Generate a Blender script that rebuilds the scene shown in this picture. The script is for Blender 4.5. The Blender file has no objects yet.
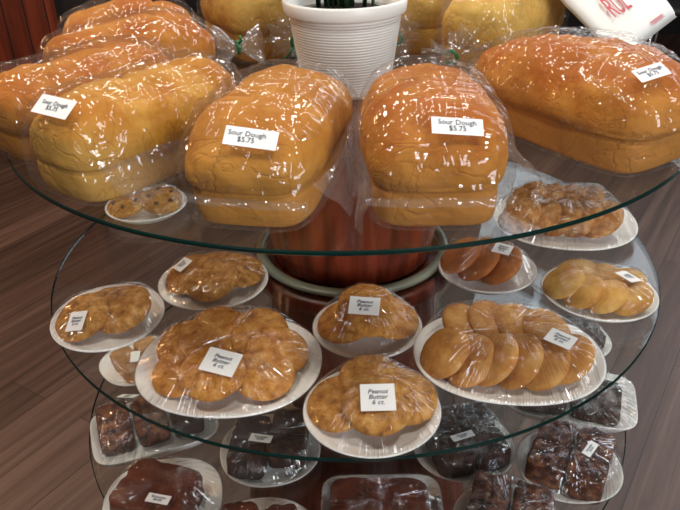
import bpy, bmesh, math, random
from mathutils import Vector, Matrix, Euler, noise
from mathutils.bvhtree import BVHTree

C = bpy.context.scene.collection
PI = math.pi
sc = bpy.context.scene

# ------------------------------------------------------------------ camera
cd = bpy.data.cameras.new('camera')
cam = bpy.data.objects.new('camera', cd)
C.objects.link(cam)
sc.camera = cam
cd.sensor_width = 36.0
cd.lens = 36.0 * 720 / 680
cd.clip_start = 0.02
MID, TOP, LOW = 0.85, 1.1227, 0.55          # heights of the three glass shelves
CAM = Vector((0, -1.092, MID + 0.6122))
pitch, roll, yaw = 0.5237, -0.0288, -0.0199
f = Vector((math.sin(yaw) * math.cos(pitch), math.cos(yaw) * math.cos(pitch), -math.sin(pitch)))
r = f.cross(Vector((0, 0, 1))).normalized()
u = r.cross(f)
r2 = r * math.cos(roll) + u * math.sin(roll)
u2 = -r * math.sin(roll) + u * math.cos(roll)
cam.matrix_world = Matrix(((r2.x, u2.x, -f.x, CAM.x), (r2.y, u2.y, -f.y, CAM.y), (r2.z, u2.z, -f.z, CAM.z), (0, 0, 0, 1)))

# ------------------------------------------------------------------ world, lights, exposure
W = bpy.data.worlds.new('world')
sc.world = W
W.use_nodes = True
bg = W.node_tree.nodes['Background']
bg.inputs[0].default_value = (0.80, 0.78, 0.76, 1)
bg.inputs[1].default_value = 0.08


def area(name, loc, target, sx, sy, power, col):
    l = bpy.data.lights.new(name, 'AREA')
    l.shape = 'RECTANGLE'
    l.size, l.size_y = sx, sy
    l.energy = power
    l.color = col
    o = bpy.data.objects.new(name, l)
    o.location = loc
    o.rotation_euler = (Vector(target) - Vector(loc)).to_track_quat('-Z', 'Y').to_euler()
    C.objects.link(o)
    return o


LAMP = (1.0, 0.94, 0.86)
for lx_, ly_, pw_ in ((-0.9, -1.0, 18), (0.7, -1.1, 18), (-0.9, 0.4, 15), (0.7, 0.3, 14), (-0.3, 1.5, 20), (1.0, 1.6, 16)):
    area('ceiling_lamp', (lx_, ly_, 3.2), (lx_ * .9, ly_ * .9, 0.8), 0.28, 0.28, pw_, LAMP)
area('window_daylight', (3.4, 2.4, 1.7), (0.2, 0.2, 0.9), 1.8, 1.5, 42, (0.80, 0.90, 1.0))
area('window_daylight', (2.0, 3.4, 2.8), (0.3, 0.0, 0.8), 2.2, 1.4, 27, (0.80, 0.90, 1.0))
area('window_daylight', (1.9, -3.2, 1.8), (0.1, -0.2, 0.8), 1.6, 1.3, 80, (0.90, 0.95, 1.0))

area('warm_floor_fill', (-2.6, 1.2, 2.2), (-1.2, 1.0, 0.0), 0.3, 0.3, 26, (1.0, 0.55, 0.25))  # added warm fill without a fixture, reddens the floor on the left

sc.view_settings.view_transform = 'Standard'
sc.view_settings.look = 'None'
sc.view_settings.exposure = 0.0
sc.view_settings.gamma = 1.0
sc.view_settings.use_curve_mapping = False
try:
    sc.cycles.transparent_max_bounces = 32
    sc.cycles.max_bounces = 12
except Exception:
    pass


# ------------------------------------------------------------------ materials
def srgb(r_, g_, b_):
    def c(v):
        v /= 255.0
        return v / 12.92 if v <= 0.04045 else ((v + 0.055) / 1.055) ** 2.4
    return (c(r_), c(g_), c(b_), 1)


def newmat(name):
    m = bpy.data.materials.new(name)
    m.use_nodes = True
    nt = m.node_tree
    return m, nt, nt.nodes['Principled BSDF']


def N(nt, typ, **kw):
    n = nt.nodes.new(typ)
    for k, v in kw.items():
        setattr(n, k, v)
    return n


def plain(name, col, rough=0.5, spec=0.5, metal=0.0):
    m, nt, p = newmat(name)
    p.inputs['Base Color'].default_value = col
    p.inputs['Roughness'].default_value = rough
    p.inputs['Specular IOR Level'].default_value = spec
    p.inputs['Metallic'].default_value = metal
    return m


def noisy(name, stops, scale=20, detail=6, rough=0.6, bump=0.3, bscale=60, bdist=0.002, stretch=(1, 1, 1), spec=0.3, nrough=0.6, rnd=0.0):
    """Noise driven colour ramp + noise bump, object coordinates."""
    m, nt, p = newmat(name)
    tc = N(nt, 'ShaderNodeTexCoord')
    mp = N(nt, 'ShaderNodeMapping')
    mp.inputs['Scale'].default_value = stretch
    nt.links.new(tc.outputs['Object'], mp.inputs[0])
    if rnd:
        oi = N(nt, 'ShaderNodeObjectInfo')
        vm = N(nt, 'ShaderNodeVectorMath', operation='SCALE')
        cb = N(nt, 'ShaderNodeCombineXYZ')
        for i in range(3):
            nt.links.new(oi.outputs['Random'], cb.inputs[i])
        nt.links.new(cb.outputs[0], vm.inputs[0])
        vm.inputs['Scale'].default_value = rnd
        nt.links.new(vm.outputs[0], mp.inputs['Location'])
    n1 = N(nt, 'ShaderNodeTexNoise')
    n1.inputs['Scale'].default_value = scale
    n1.inputs['Detail'].default_value = detail
    n1.inputs['Roughness'].default_value = nrough
    nt.links.new(mp.outputs[0], n1.inputs['Vector'])
    cr = N(nt, 'ShaderNodeValToRGB')
    el = cr.color_ramp.elements
    while len(el) < len(stops):
        el.new(0.5)
    for e, (pos, col) in zip(el, stops):
        e.position = pos
        e.color = col
    nt.links.new(n1.outputs['Fac'], cr.inputs[0])
    nt.links.new(cr.outputs[0], p.inputs['Base Color'])
    p.inputs['Roughness'].default_value = rough
    p.inputs['Specular IOR Level'].default_value = spec
    if bump:
        n2 = N(nt, 'ShaderNodeTexNoise')
        n2.inputs['Scale'].default_value = bscale
        n2.inputs['Detail'].default_value = 5
        nt.links.new(mp.outputs[0], n2.inputs['Vector'])
        b = N(nt, 'ShaderNodeBump')
        b.inputs['Strength'].default_value = bump
        b.inputs['Distance'].default_value = bdist
        nt.links.new(n2.outputs['Fac'], b.inputs['Height'])
        nt.links.new(b.outputs[0], p.inputs['Normal'])
    return m


def crust(name, side, mid_, top):
    """Bread crust: paler where it sat in the tin, browner on the dome, mottled, with fine cracks across."""
    m, nt, p = newmat(name)
    tc = N(nt, 'ShaderNodeTexCoord')
    sx = N(nt, 'ShaderNodeSeparateXYZ')
    nt.links.new(tc.outputs['Object'], sx.inputs[0])
    n1 = N(nt, 'ShaderNodeTexNoise')
    n1.inputs['Scale'].default_value = 13
    n1.inputs['Detail'].default_value = 8
    n1.inputs['Roughness'].default_value = 0.66
    nt.links.new(tc.outputs['Object'], n1.inputs['Vector'])
    mr = N(nt, 'ShaderNodeMapRange')
    mr.inputs['From Min'].default_value = 0.02
    mr.inputs['From Max'].default_value = 0.11
    nt.links.new(sx.outputs['Z'], mr.inputs['Value'])
    ma = N(nt, 'ShaderNodeMath', operation='MULTIPLY_ADD')
    nt.links.new(n1.outputs['Fac'], ma.inputs[0])
    ma.inputs[1].default_value = 2.6
    ma.inputs[2].default_value = -1.3
    ad = N(nt, 'ShaderNodeMath', operation='ADD', use_clamp=True)
    nt.links.new(mr.outputs[0], ad.inputs[0])
    nt.links.new(ma.outputs[0], ad.inputs[1])
    cr = N(nt, 'ShaderNodeValToRGB')
    el = cr.color_ramp.elements
    el.new(0.5)
    for e, (pos, col) in zip(el, ((0.0, side), (0.5, mid_), (1.0, top))):
        e.position = pos
        e.color = col
    nt.links.new(ad.outputs[0], cr.inputs[0])
    mp = N(nt, 'ShaderNodeMapping')
    mp.inputs['Scale'].default_value = (14, 24, 20)
    nt.links.new(tc.outputs['Object'], mp.inputs[0])
    n3 = N(nt, 'ShaderNodeTexNoise')
    n3.inputs['Scale'].default_value = 1.0
    n3.inputs['Detail'].default_value = 4
    n3.inputs['Distortion'].default_value = 0.8
    nt.links.new(mp.outputs[0], n3.inputs['Vector'])
    a = N(nt, 'ShaderNodeMath', operation='SUBTRACT')
    nt.links.new(n3.outputs['Fac'], a.inputs[0])
    a.inputs[1].default_value = 0.5
    ab = N(nt, 'ShaderNodeMath', operation='ABSOLUTE')
    nt.links.new(a.outputs[0], ab.inputs[0])
    ck = N(nt, 'ShaderNodeMapRange', interpolation_type='SMOOTHSTEP')
    ck.inputs['From Max'].default_value = 0.035
    ck.inputs['To Min'].default_value = 1.0
    ck.inputs['To Max'].default_value = 0.0
    nt.links.new(ab.outputs[0], ck.inputs['Value'])
    cf = N(nt, 'ShaderNodeMath', operation='MULTIPLY')
    nt.links.new(ck.outputs[0], cf.inputs[0])
    cf.inputs[1].default_value = 0.16
    mx = N(nt, 'ShaderNodeMix', data_type='RGBA')
    nt.links.new(cf.outputs[0], mx.inputs[0])
    nt.links.new(cr.outputs[0], mx.inputs[6])
    mx.inputs[7].default_value = srgb(150, 84, 26)
    nt.links.new(mx.outputs[2], p.inputs['Base Color'])
    p.inputs['Roughness'].default_value = 0.6
    p.inputs['Specular IOR Level'].default_value = 0.12
    n2 = N(nt, 'ShaderNodeTexNoise')
    n2.inputs['Scale'].default_value = 45
    n2.inputs['Detail'].default_value = 6
    nt.links.new(tc.outputs['Object'], n2.inputs['Vector'])
    hh = N(nt, 'ShaderNodeMath', operation='MULTIPLY_ADD')
    nt.links.new(ck.outputs[0], hh.inputs[0])
    hh.inputs[1].default_value = -0.22
    nt.links.new(n2.outputs['Fac'], hh.inputs[2])
    b = N(nt, 'ShaderNodeBump')
    b.inputs['Strength'].default_value = 0.7
    b.inputs['Distance'].default_value = 0.004
    nt.links.new(hh.outputs[0], b.inputs['Height'])
    nt.links.new(b.outputs[0], p.inputs['Normal'])
    return m


def film(name, haze=0.05, radial=False, scales=((9, 55, 45), (60, 12, 40)), strength=0.8, dist=0.004, rough=0.10, f0=0.07, f90=0.35, power=3.0, width=0.12, pleat=0.3, pleat_w=0.05):
    """Thin clear plastic: mostly see-through, creased gloss, a breath of white."""
    m = bpy.data.materials.new(name)
    m.use_nodes = True
    nt = m.node_tree
    nt.nodes.clear()
    out = N(nt, 'ShaderNodeOutputMaterial')
    tc = N(nt, 'ShaderNodeTexCoord')
    oi = N(nt, 'ShaderNodeObjectInfo')
    vecs = []
    if radial:
        # creases run from the middle out to the rim
        sp = N(nt, 'ShaderNodeSeparateXYZ')
        nt.links.new(tc.outputs['Object'], sp.inputs[0])
        at = N(nt, 'ShaderNodeMath', operation='ARCTAN2')
        nt.links.new(sp.outputs['Y'], at.inputs[0])
        nt.links.new(sp.outputs['X'], at.inputs[1])
        ln = N(nt, 'ShaderNodeVectorMath', operation='LENGTH')
        nt.links.new(tc.outputs['Object'], ln.inputs[0])
        for ka, kr in ((24.0, 7.0), (11.0, 12.0)):
            cb = N(nt, 'ShaderNodeCombineXYZ')
            for src, k, inp in ((at.outputs[0], ka, 0), (ln.outputs['Value'], kr, 1), (oi.outputs['Random'], 40.0, 2)):
                mu = N(nt, 'ShaderNodeMath', operation='MULTIPLY')
                nt.links.new(src, mu.inputs[0])
                mu.inputs[1].default_value = k
                nt.links.new(mu.outputs[0], cb.inputs[inp])
            vecs.append(cb)
    for k, sc_ in enumerate(scales):
        mp = N(nt, 'ShaderNodeMapping')
        mp.inputs['Scale'].default_value = sc_
        mp.inputs['Rotation'].default_value = (0.3, 0.2, 0.7 * k + 0.3)
        nt.links.new(tc.outputs['Object'], mp.inputs[0])
        cb = N(nt, 'ShaderNodeVectorMath', operation='ADD')
        cc = N(nt, 'ShaderNodeCombineXYZ')
        mu = N(nt, 'ShaderNodeMath', operation='MULTIPLY')
        nt.links.new(oi.outputs['Random'], mu.inputs[0])
        mu.inputs[1].default_value = 50.0
        nt.links.new(mu.outputs[0], cc.inputs[2])
        nt.links.new(mp.outputs[0], cb.inputs[0])
        nt.links.new(cc.outputs[0], cb.inputs[1])
        vecs.append(cb)
    last = None
    for v in vecs:
        n = N(nt, 'ShaderNodeTexNoise')
        n.inputs['Scale'].default_value = 1.0
        n.inputs['Detail'].default_value = 0.6
        n.inputs['Distortion'].default_value = 0.35
        nt.links.new(v.outputs[0], n.inputs['Vector'])
        mr = N(nt, 'ShaderNodeMapRange', interpolation_type='SMOOTHSTEP')
        mr.inputs['From Min'].default_value = 0.5 - width
        mr.inputs['From Max'].default_value = 0.5 + width
        nt.links.new(n.outputs['Fac'], mr.inputs['Value'])
        if last is None:
            last = mr
        else:
            ad = N(nt, 'ShaderNodeMath', operation='ADD')
            nt.links.new(last.outputs[0], ad.inputs[0])
            nt.links.new(mr.outputs[0], ad.inputs[1])
            last = ad
    # pleats: thin lines where several layers of film lie on each other, in patches
    def noise_of(vec, scale, det=0.5, off=0.0):
        n_ = N(nt, 'ShaderNodeTexNoise')
        n_.inputs['Scale'].default_value = scale
        n_.inputs['Detail'].default_value = det
        n_.inputs['Distortion'].default_value = off
        nt.links.new(vec.outputs[0], n_.inputs['Vector'])
        return n_
    line = N(nt, 'ShaderNodeMath', operation='SUBTRACT')
    nt.links.new(noise_of(vecs[0], 1.6).outputs['Fac'], line.inputs[0])
    line.inputs[1].default_value = 0.5
    la = N(nt, 'ShaderNodeMath', operation='ABSOLUTE')
    nt.links.new(line.outputs[0], la.inputs[0])
    lr = N(nt, 'ShaderNodeMapRange', interpolation_type='SMOOTHSTEP')
    lr.inputs['From Max'].default_value = pleat_w
    lr.inputs['To Min'].default_value = 1.0
    lr.inputs['To Max'].default_value = 0.0
    nt.links.new(la.outputs[0], lr.inputs['Value'])
    pm = N(nt, 'ShaderNodeMapRange', interpolation_type='SMOOTHSTEP')
    pm.inputs['From Min'].default_value = 0.46
    pm.inputs['From Max'].default_value = 0.62
    nt.links.new(noise_of(vecs[-1], 0.55).outputs['Fac'], pm.inputs['Value'])
    pl = N(nt, 'ShaderNodeMath', operation='MULTIPLY')
    nt.links.new(lr.outputs[0], pl.inputs[0])
    nt.links.new(pm.outputs[0], pl.inputs[1])
    pg = N(nt, 'ShaderNodeMath', operation='MULTIPLY')
    nt.links.new(pl.outputs[0], pg.inputs[0])
    pg.inputs[1].default_value = pleat
    b = N(nt, 'ShaderNodeBump')
    b.inputs['Strength'].default_value = strength
    b.inputs['Distance'].default_value = dist
    nt.links.new(last.outputs[0], b.inputs['Height'])
    lw = N(nt, 'ShaderNodeLayerWeight')
    lw.inputs['Blend'].default_value = 0.5
    pw = N(nt, 'ShaderNodeMath', operation='POWER')
    nt.links.new(lw.outputs['Facing'], pw.inputs[0])
    pw.inputs[1].default_value = power
    fm = N(nt, 'ShaderNodeMath', operation='MULTIPLY_ADD', use_clamp=True)
    nt.links.new(pw.outputs[0], fm.inputs[0])
    fm.inputs[1].default_value = f90
    fb = N(nt, 'ShaderNodeMath', operation='ADD')
    nt.links.new(pg.outputs[0], fb.inputs[0])
    fb.inputs[1].default_value = f0
    nt.links.new(fb.outputs[0], fm.inputs[2])
    tr = N(nt, 'ShaderNodeBsdfTransparent')
    gl = N(nt, 'ShaderNodeBsdfGlossy')
    gl.inputs['Roughness'].default_value = rough
    nt.links.new(b.outputs[0], gl.inputs['Normal'])
    m1 = N(nt, 'ShaderNodeMixShader')
    nt.links.new(fm.outputs[0], m1.inputs[0])
    nt.links.new(tr.outputs[0], m1.inputs[1])
    nt.links.new(gl.outputs[0], m1.inputs[2])
    df = N(nt, 'ShaderNodeBsdfDiffuse')
    df.inputs[0].default_value = (0.9, 0.9, 0.9, 1)
    tl = N(nt, 'ShaderNodeBsdfTranslucent')
    tl.inputs[0].default_value = (0.9, 0.9, 0.9, 1)
    m2 = N(nt, 'ShaderNodeMixShader')
    m2.inputs[0].default_value = 0.4
    nt.links.new(df.outputs[0], m2.inputs[1])
    nt.links.new(tl.outputs[0], m2.inputs[2])
    m3 = N(nt, 'ShaderNodeMixShader')
    m3.inputs[0].default_value = haze
    nt.links.new(m1.outputs[0], m3.inputs[1])
    nt.links.new(m2.outputs[0], m3.inputs[2])
    nt.links.new(m3.outputs[0], out.inputs[0])
    return m


def clear_glass(name):
    m = bpy.data.materials.new(name)
    m.use_nodes = True
    nt = m.node_tree
    nt.nodes.clear()
    out = N(nt, 'ShaderNodeOutputMaterial')
    lw = N(nt, 'ShaderNodeLayerWeight')
    lw.inputs['Blend'].default_value = 0.5
    pw = N(nt, 'ShaderNodeMath', operation='POWER')
    nt.links.new(lw.outputs['Facing'], pw.inputs[0])
    pw.inputs[1].default_value = 5.0
    fm = N(nt, 'ShaderNodeMath', operation='MULTIPLY_ADD', use_clamp=True)
    nt.links.new(pw.outputs[0], fm.inputs[0])
    fm.inputs[1].default_value = 0.92
    fm.inputs[2].default_value = 0.04
    tr = N(nt, 'ShaderNodeBsdfTransparent')
    tr.inputs[0].default_value = (0.955, 0.975, 0.965, 1)
    gl = N(nt, 'ShaderNodeBsdfGlossy')
    gl.inputs['Roughness'].default_value = 0.02
    mx = N(nt, 'ShaderNodeMixShader')
    nt.links.new(fm.outputs[0], mx.inputs[0])
    nt.links.new(tr.outputs[0], mx.inputs[1])
    nt.links.new(gl.outputs[0], mx.inputs[2])
    nt.links.new(mx.outputs[0], out.inputs[0])
    return m


M = {}
M['crust_a'] = crust('golden_crust', srgb(184, 126, 56), srgb(190, 132, 52), srgb(172, 108, 28))
M['crust_b'] = crust('orange_crust', srgb(184, 124, 56), srgb(188, 124, 46), srgb(166, 92, 20))
M['crust_c'] = crust('pale_crust', srgb(194, 146, 72), srgb(200, 150, 66), srgb(178, 114, 30))
M['crumb'] = crust('yellow_crust', srgb(172, 122, 52), srgb(192, 146, 66), srgb(200, 162, 82))
M['bag'] = film('bread_bag_film', haze=0.02, scales=((5, 95, 60), (85, 6, 50)), strength=1.0, dist=0.0028, rough=0.055, f0=0.042, f90=0.25, width=0.25, pleat=0.25, pleat_w=0.04)
M['bag_fold'] = film('folded_bag_film', haze=0.07, scales=((12, 100, 60), (90, 20, 60)), strength=1.0, dist=0.003, rough=0.07, f0=0.08, width=0.25, pleat=0.3)
M['wrap'] = film('cling_film', haze=0.008, radial=True, scales=((30, 50, 40),), strength=1.0, dist=0.0024, rough=0.055, f0=0.06, f90=0.3, width=0.25, pleat=0.38, pleat_w=0.07)
M['wrap_shiny'] = film('crumpled_cling_film', haze=0.008, radial=True, scales=((18, 70, 40), (60, 14, 40)), strength=1.0, dist=0.003, rough=0.055, f0=0.10, f90=0.4, width=0.25, pleat=0.36, pleat_w=0.07)
M['glass'] = clear_glass('shelf_glass')
M['edge'] = plain('glass_edge', srgb(6, 38, 34), 0.15, 0.5)
M['foam'] = noisy('white_foam', [(0.3, srgb(240, 238, 233)), (0.7, srgb(248, 246, 242))], scale=150, rough=0.45, bump=0.08, bscale=500, bdist=0.0005)
M['paper'] = plain('label_paper', srgb(244, 243, 240), 0.55, 0.3)
M['ink'] = plain('label_ink', srgb(72, 76, 98), 0.6, 0.2)
M['ink_green'] = plain('green_ink', srgb(40, 84, 56), 0.6, 0.2)
M['ink_red'] = plain('red_print', srgb(196, 70, 78), 0.6, 0.2)
M['ink_plum'] = plain('plum_print', srgb(160, 96, 110), 0.6, 0.2)
M['tie'] = plain('green_tie', srgb(30, 110, 60), 0.5, 0.4)
pb = [(0.3, srgb(150, 88, 28)), (0.5, srgb(194, 130, 54)), (0.7, srgb(216, 162, 88))]
M['cookie_pb'] = noisy('peanut_cookie', pb, scale=70, rough=0.75, bump=0.9, bscale=140, bdist=0.004, rnd=3)
M['cookie_oat'] = noisy('oat_cookie', [(0.3, srgb(128, 78, 30)), (0.5, srgb(184, 126, 56)), (0.7, srgb(214, 164, 92))], scale=75, rough=0.75, bump=1.0, bscale=130, bdist=0.005, rnd=3)
M['cookie_pale'] = noisy('pale_cookie', [(0.3, srgb(156, 94, 38)), (0.5, srgb(192, 132, 64)), (0.7, srgb(212, 162, 92))], scale=36, rough=0.65, bump=0.7, bscale=160, bdist=0.0015, rnd=3)
M['cookie_gold'] = noisy('gold_cookie', [(0.3, srgb(168, 108, 40)), (0.5, srgb(196, 144, 68)), (0.7, srgb(214, 172, 94))], scale=32, rough=0.65, bump=0.6, bscale=160, bdist=0.0015, rnd=3)
M['cookie_red'] = noisy('ginger_cookie', [(0.2, srgb(140, 74, 28)), (0.5, srgb(178, 104, 44)), (0.8, srgb(202, 138, 70))], scale=40, rough=0.65, bump=0.4, bscale=160, bdist=0.0015, rnd=3)
M['cluster'] = noisy('crunch_cookie', [(0.3, srgb(120, 70, 28)), (0.5, srgb(180, 118, 56)), (0.72, srgb(216, 168, 104))], scale=80, rough=0.6, bump=1.0, bscale=110, bdist=0.004, rnd=3)
M['raisin'] = plain('raisin', srgb(52, 34, 26), 0.5)
M['brownie'] = noisy('brownie', [(0.3, srgb(34, 20, 16)), (0.55, srgb(64, 38, 28)), (0.8, srgb(92, 56, 40))], scale=45, rough=0.55, bump=0.6, bscale=120, bdist=0.002, rnd=3)
M['choc'] = noisy('chocolate_cake', [(0.3, srgb(72, 30, 14)), (0.55, srgb(104, 48, 24)), (0.8, srgb(128, 64, 34))], scale=30, rough=0.5, bump=0.4, bscale=90, bdist=0.0015, rnd=3)
M['nutbar'] = noisy('nut_brownie', [(0.34, srgb(44, 22, 14)), (0.5, srgb(96, 52, 32)), (0.62, srgb(132, 80, 48)), (0.76, srgb(176, 122, 80))], scale=60, rough=0.5, bump=1.0, bscale=90, bdist=0.004, rnd=3)
M['tanbar'] = noisy('tan_bar', [(0.3, srgb(150, 98, 50)), (0.6, srgb(196, 144, 86))], scale=50, rough=0.6, bump=0.6, bscale=120, rnd=3)
M['steel'] = plain('steel', srgb(190, 194, 198), 0.2, 0.5, 1.0)
M['seat'] = plain('black_seat', srgb(30, 28, 28), 0.6)


def wood(name, cols, scale, gap, rot=0.0, bw=1.2, bh=0.12, rough=0.35, mortar=(0.01, 0.006, 0.004, 1), grain=(2, 40, 2), flat=True, bumpy=0.15):
    """Planks from a brick texture with grain noise, in object coordinates."""
    m, nt, p = newmat(name)
    tc = N(nt, 'ShaderNodeTexCoord')
    mp = N(nt, 'ShaderNodeMapping')
    mp.inputs['Rotation'].default_value = (0, 0, rot)
    if flat:
        nt.links.new(tc.outputs['Object'], mp.inputs[0])
    else:
        sp = N(nt, 'ShaderNodeSeparateXYZ')
        nt.links.new(tc.outputs['Object'], sp.inputs[0])
        cb = N(nt, 'ShaderNodeCombineXYZ')
        for a_, b_ in ((2, 0), (0, 1), (1, 2)):
            nt.links.new(sp.outputs[a_], cb.inputs[b_])
        nt.links.new(cb.outputs[0], mp.inputs[0])
    br = N(nt, 'ShaderNodeTexBrick')
    br.offset = 0.37
    br.inputs['Color1'].default_value = (0, 0, 0, 1)
    br.inputs['Color2'].default_value = (1, 1, 1, 1)
    br.inputs['Mortar'].default_value = (0.5, 0.5, 0.5, 1)
    br.inputs['Scale'].default_value = 1.0
    br.inputs['Mortar Size'].default_value = gap
    br.inputs['Brick Width'].default_value = bw
    br.inputs['Row Height'].default_value = bh
    nt.links.new(mp.outputs[0], br.inputs['Vector'])
    mp2 = N(nt, 'ShaderNodeMapping')
    mp2.inputs['Scale'].default_value = grain
    nt.links.new(mp.outputs[0], mp2.inputs[0])
    ng = N(nt, 'ShaderNodeTexNoise')
    ng.inputs['Scale'].default_value = scale
    ng.inputs['Detail'].default_value = 8
    ng.inputs['Roughness'].default_value = 0.65
    ng.inputs['Distortion'].default_value = 0.4
    nt.links.new(mp2.outputs[0], ng.inputs['Vector'])
    sep = N(nt, 'ShaderNodeSeparateColor')
    nt.links.new(br.outputs['Color'], sep.inputs[0])
    ma = N(nt, 'ShaderNodeMath', operation='MULTIPLY_ADD')
    nt.links.new(sep.outputs[0], ma.inputs[0])
    ma.inputs[1].default_value = 0.3
    ma.inputs[2].default_value = -0.15
    ad = N(nt, 'ShaderNodeMath', operation='ADD')
    nt.links.new(ng.outputs['Fac'], ad.inputs[0])
    nt.links.new(ma.outputs[0], ad.inputs[1])
    cr = N(nt, 'ShaderNodeValToRGB')
    el = cr.color_ramp.elements
    while len(el) < len(cols):
        el.new(0.5)
    for e, (pos, col) in zip(el, cols):
        e.position = pos
        e.color = col
    nt.links.new(ad.outputs[0], cr.inputs[0])
    mx = N(nt, 'ShaderNodeMix', data_type='RGBA')
    nt.links.new(br.outputs['Fac'], mx.inputs[0])
    nt.links.new(cr.outputs[0], mx.inputs[6])
    mx.inputs[7].default_value = mortar
    nt.links.new(mx.outputs[2], p.inputs['Base Color'])
    p.inputs['Roughness'].default_value = rough
    b = N(nt, 'ShaderNodeBump')
    b.inputs['Strength'].default_value = bumpy
    b.inputs['Distance'].default_value = 0.002
    nt.links.new(ng.outputs['Fac'], b.inputs['Height'])
    nt.links.new(b.outputs[0], p.inputs['Normal'])
    return m


M['floor'] = wood('floor_planks', [(0.25, srgb(48, 33, 26)), (0.5, srgb(76, 55, 46)), (0.75, srgb(100, 77, 66))], 1.0, 0.0016, rot=-math.radians(58), bw=1.8, bh=0.16, rough=0.5, mortar=srgb(44, 31, 25), grain=(1.2, 34, 1))
M['panel'] = wood('wall_panel_wood', [(0.25, srgb(74, 26, 14)), (0.55, srgb(116, 48, 26)), (0.8, srgb(140, 66, 38))], 1.0, 0.004, bw=4.0, bh=0.11, rough=0.5, grain=(1.5, 20, 1), flat=False)


def stave(name, c1, c2, rough):
    """Barrel staves: dark red wood with grain running up and a dark joint every few centimetres of arc."""
    m, nt, p = newmat(name)
    tc = N(nt, 'ShaderNodeTexCoord')
    mp = N(nt, 'ShaderNodeMapping')
    mp.inputs['Scale'].default_value = (60, 60, 5)
    nt.links.new(tc.outputs['Object'], mp.inputs[0])
    n = N(nt, 'ShaderNodeTexNoise')
    n.inputs['Scale'].default_value = 1.0
    n.inputs['Detail'].default_value = 6
    nt.links.new(mp.outputs[0], n.inputs['Vector'])
    cr = N(nt, 'ShaderNodeValToRGB')
    cr.color_ramp.elements[0].position = 0.3
    cr.color_ramp.elements[0].color = c1
    cr.color_ramp.elements[1].position = 0.72
    cr.color_ramp.elements[1].color = c2
    nt.links.new(n.outputs['Fac'], cr.inputs[0])
    nt.links.new(cr.outputs[0], p.inputs['Base Color'])
    p.inputs['Roughness'].default_value = rough
    return m


M['stave'] = stave('barrel_wood', srgb(82, 26, 12), srgb(150, 62, 34), 0.35)
M['stave_dark'] = stave('dark_barrel_wood', srgb(62, 26, 16), srgb(112, 56, 38), 0.4)
M['ring'] = plain('frosted_ring', srgb(140, 146, 130), 0.3, 0.5)
M['pot'] = plain('white_ceramic', srgb(232, 230, 224), 0.4, 0.5)
M['soil'] = noisy('potting_soil', [(0.3, srgb(16, 14, 12)), (0.7, srgb(38, 30, 24))], scale=90, rough=0.9, bump=0.8, bscale=150)
M['leaf'] = noisy('plant_leaf', [(0.3, srgb(22, 40, 26)), (0.7, srgb(52, 78, 50))], scale=30, rough=0.35, bump=0.1, stretch=(1, 1, 0.2))
M['sack'] = noisy('white_paper', [(0.3, srgb(232, 228, 218)), (0.7, srgb(242, 239, 232))], scale=8, rough=0.6, bump=0.25, bscale=14, bdist=0.01)
M['dark'] = plain('dark_wall', srgb(30, 17, 13), 0.7)
M['black'] = plain('black_gap', srgb(14, 11, 12), 0.8)


# ------------------------------------------------------------------ mesh helpers
def link_mesh(name, bm, mats, parent=None, smooth=True):
    bmesh.ops.recalc_face_normals(bm, faces=bm.faces)
    me = bpy.data.meshes.new(name)
    bm.to_mesh(me)
    bm.free()
    for m in (mats if isinstance(mats, (list, tuple)) else [mats]):
        me.materials.append(m)
    if smooth:
        me.polygons.foreach_set('use_smooth', [True] * len(me.polygons))
    o = bpy.data.objects.new(name, me)
    C.objects.link(o)
    if parent:
        o.parent = parent
    return o


def tag(o, label, cat, group=None):
    o['label'] = label
    o['category'] = cat
    if group:
        o['group'] = group
    return o


def struct(o):
    o['kind'] = 'structure'
    return o


def box(bm, x0, x1, y0, y1, z0, z1, mi=0):
    v = [bm.verts.new((x, y, z)) for z in (z0, z1) for y in (y0, y1) for x in (x0, x1)]
    for q in ((0, 2, 3, 1), (4, 5, 7, 6), (0, 1, 5, 4), (2, 6, 7, 3), (0, 4, 6, 2), (1, 3, 7, 5)):
        bm.faces.new([v[i] for i in q]).material_index = mi


def loft(bm, rings, cap0=True, cap1=True, closed=True, mi=0):
    """rings: lists of points, same length; joins neighbours with quads."""
    vs = [[bm.verts.new(p) for p in ring] for ring in rings]
    n = len(vs[0])
    for a, b in zip(vs, vs[1:]):
        for i in range(n if closed else n - 1):
            j = (i + 1) % n
            bm.faces.new((a[i], a[j], b[j], b[i])).material_index = mi
    if cap0:
        bm.faces.new(list(reversed(vs[0]))).material_index = mi
    if cap1:
        bm.faces.new(vs[-1]).material_index = mi
    return vs


def lathe(bm, prof, n=64, mi=None, cap0=True, cap1=True):
    rings = [[(rad * math.cos(2 * PI * i / n), rad * math.sin(2 * PI * i / n), z) for i in range(n)] for rad, z in prof]
    vs = [[bm.verts.new(p) for p in ring] for ring in rings]
    for k, (a, b) in enumerate(zip(vs, vs[1:])):
        for i in range(n):
            j = (i + 1) % n
            fc = bm.faces.new((a[i], a[j], b[j], b[i]))
            if mi:
                fc.material_index = mi[k]
    if cap0:
        bm.faces.new(list(reversed(vs[0])))
    if cap1:
        bm.faces.new(vs[-1])


def sup(theta, e):
    """unit superellipse point"""
    c, s = math.cos(theta), math.sin(theta)
    k = (abs(c) ** e + abs(s) ** e) ** (-1.0 / e)
    return c * k, s * k


def tube(bm, pts, rad, n=10):
    rings = []
    for i, p in enumerate(pts):
        d = (Vector(pts[min(i + 1, len(pts) - 1)]) - Vector(pts[max(i - 1, 0)])).normalized()
        a = d.orthogonal().normalized()
        b = d.cross(a)
        rr = rad[i] if isinstance(rad, (list, tuple)) else rad
        rings.append([Vector(p) + a * rr * math.cos(2 * PI * k / n) + b * rr * math.sin(2 * PI * k / n) for k in range(n)])
    loft(bm, rings)


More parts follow.
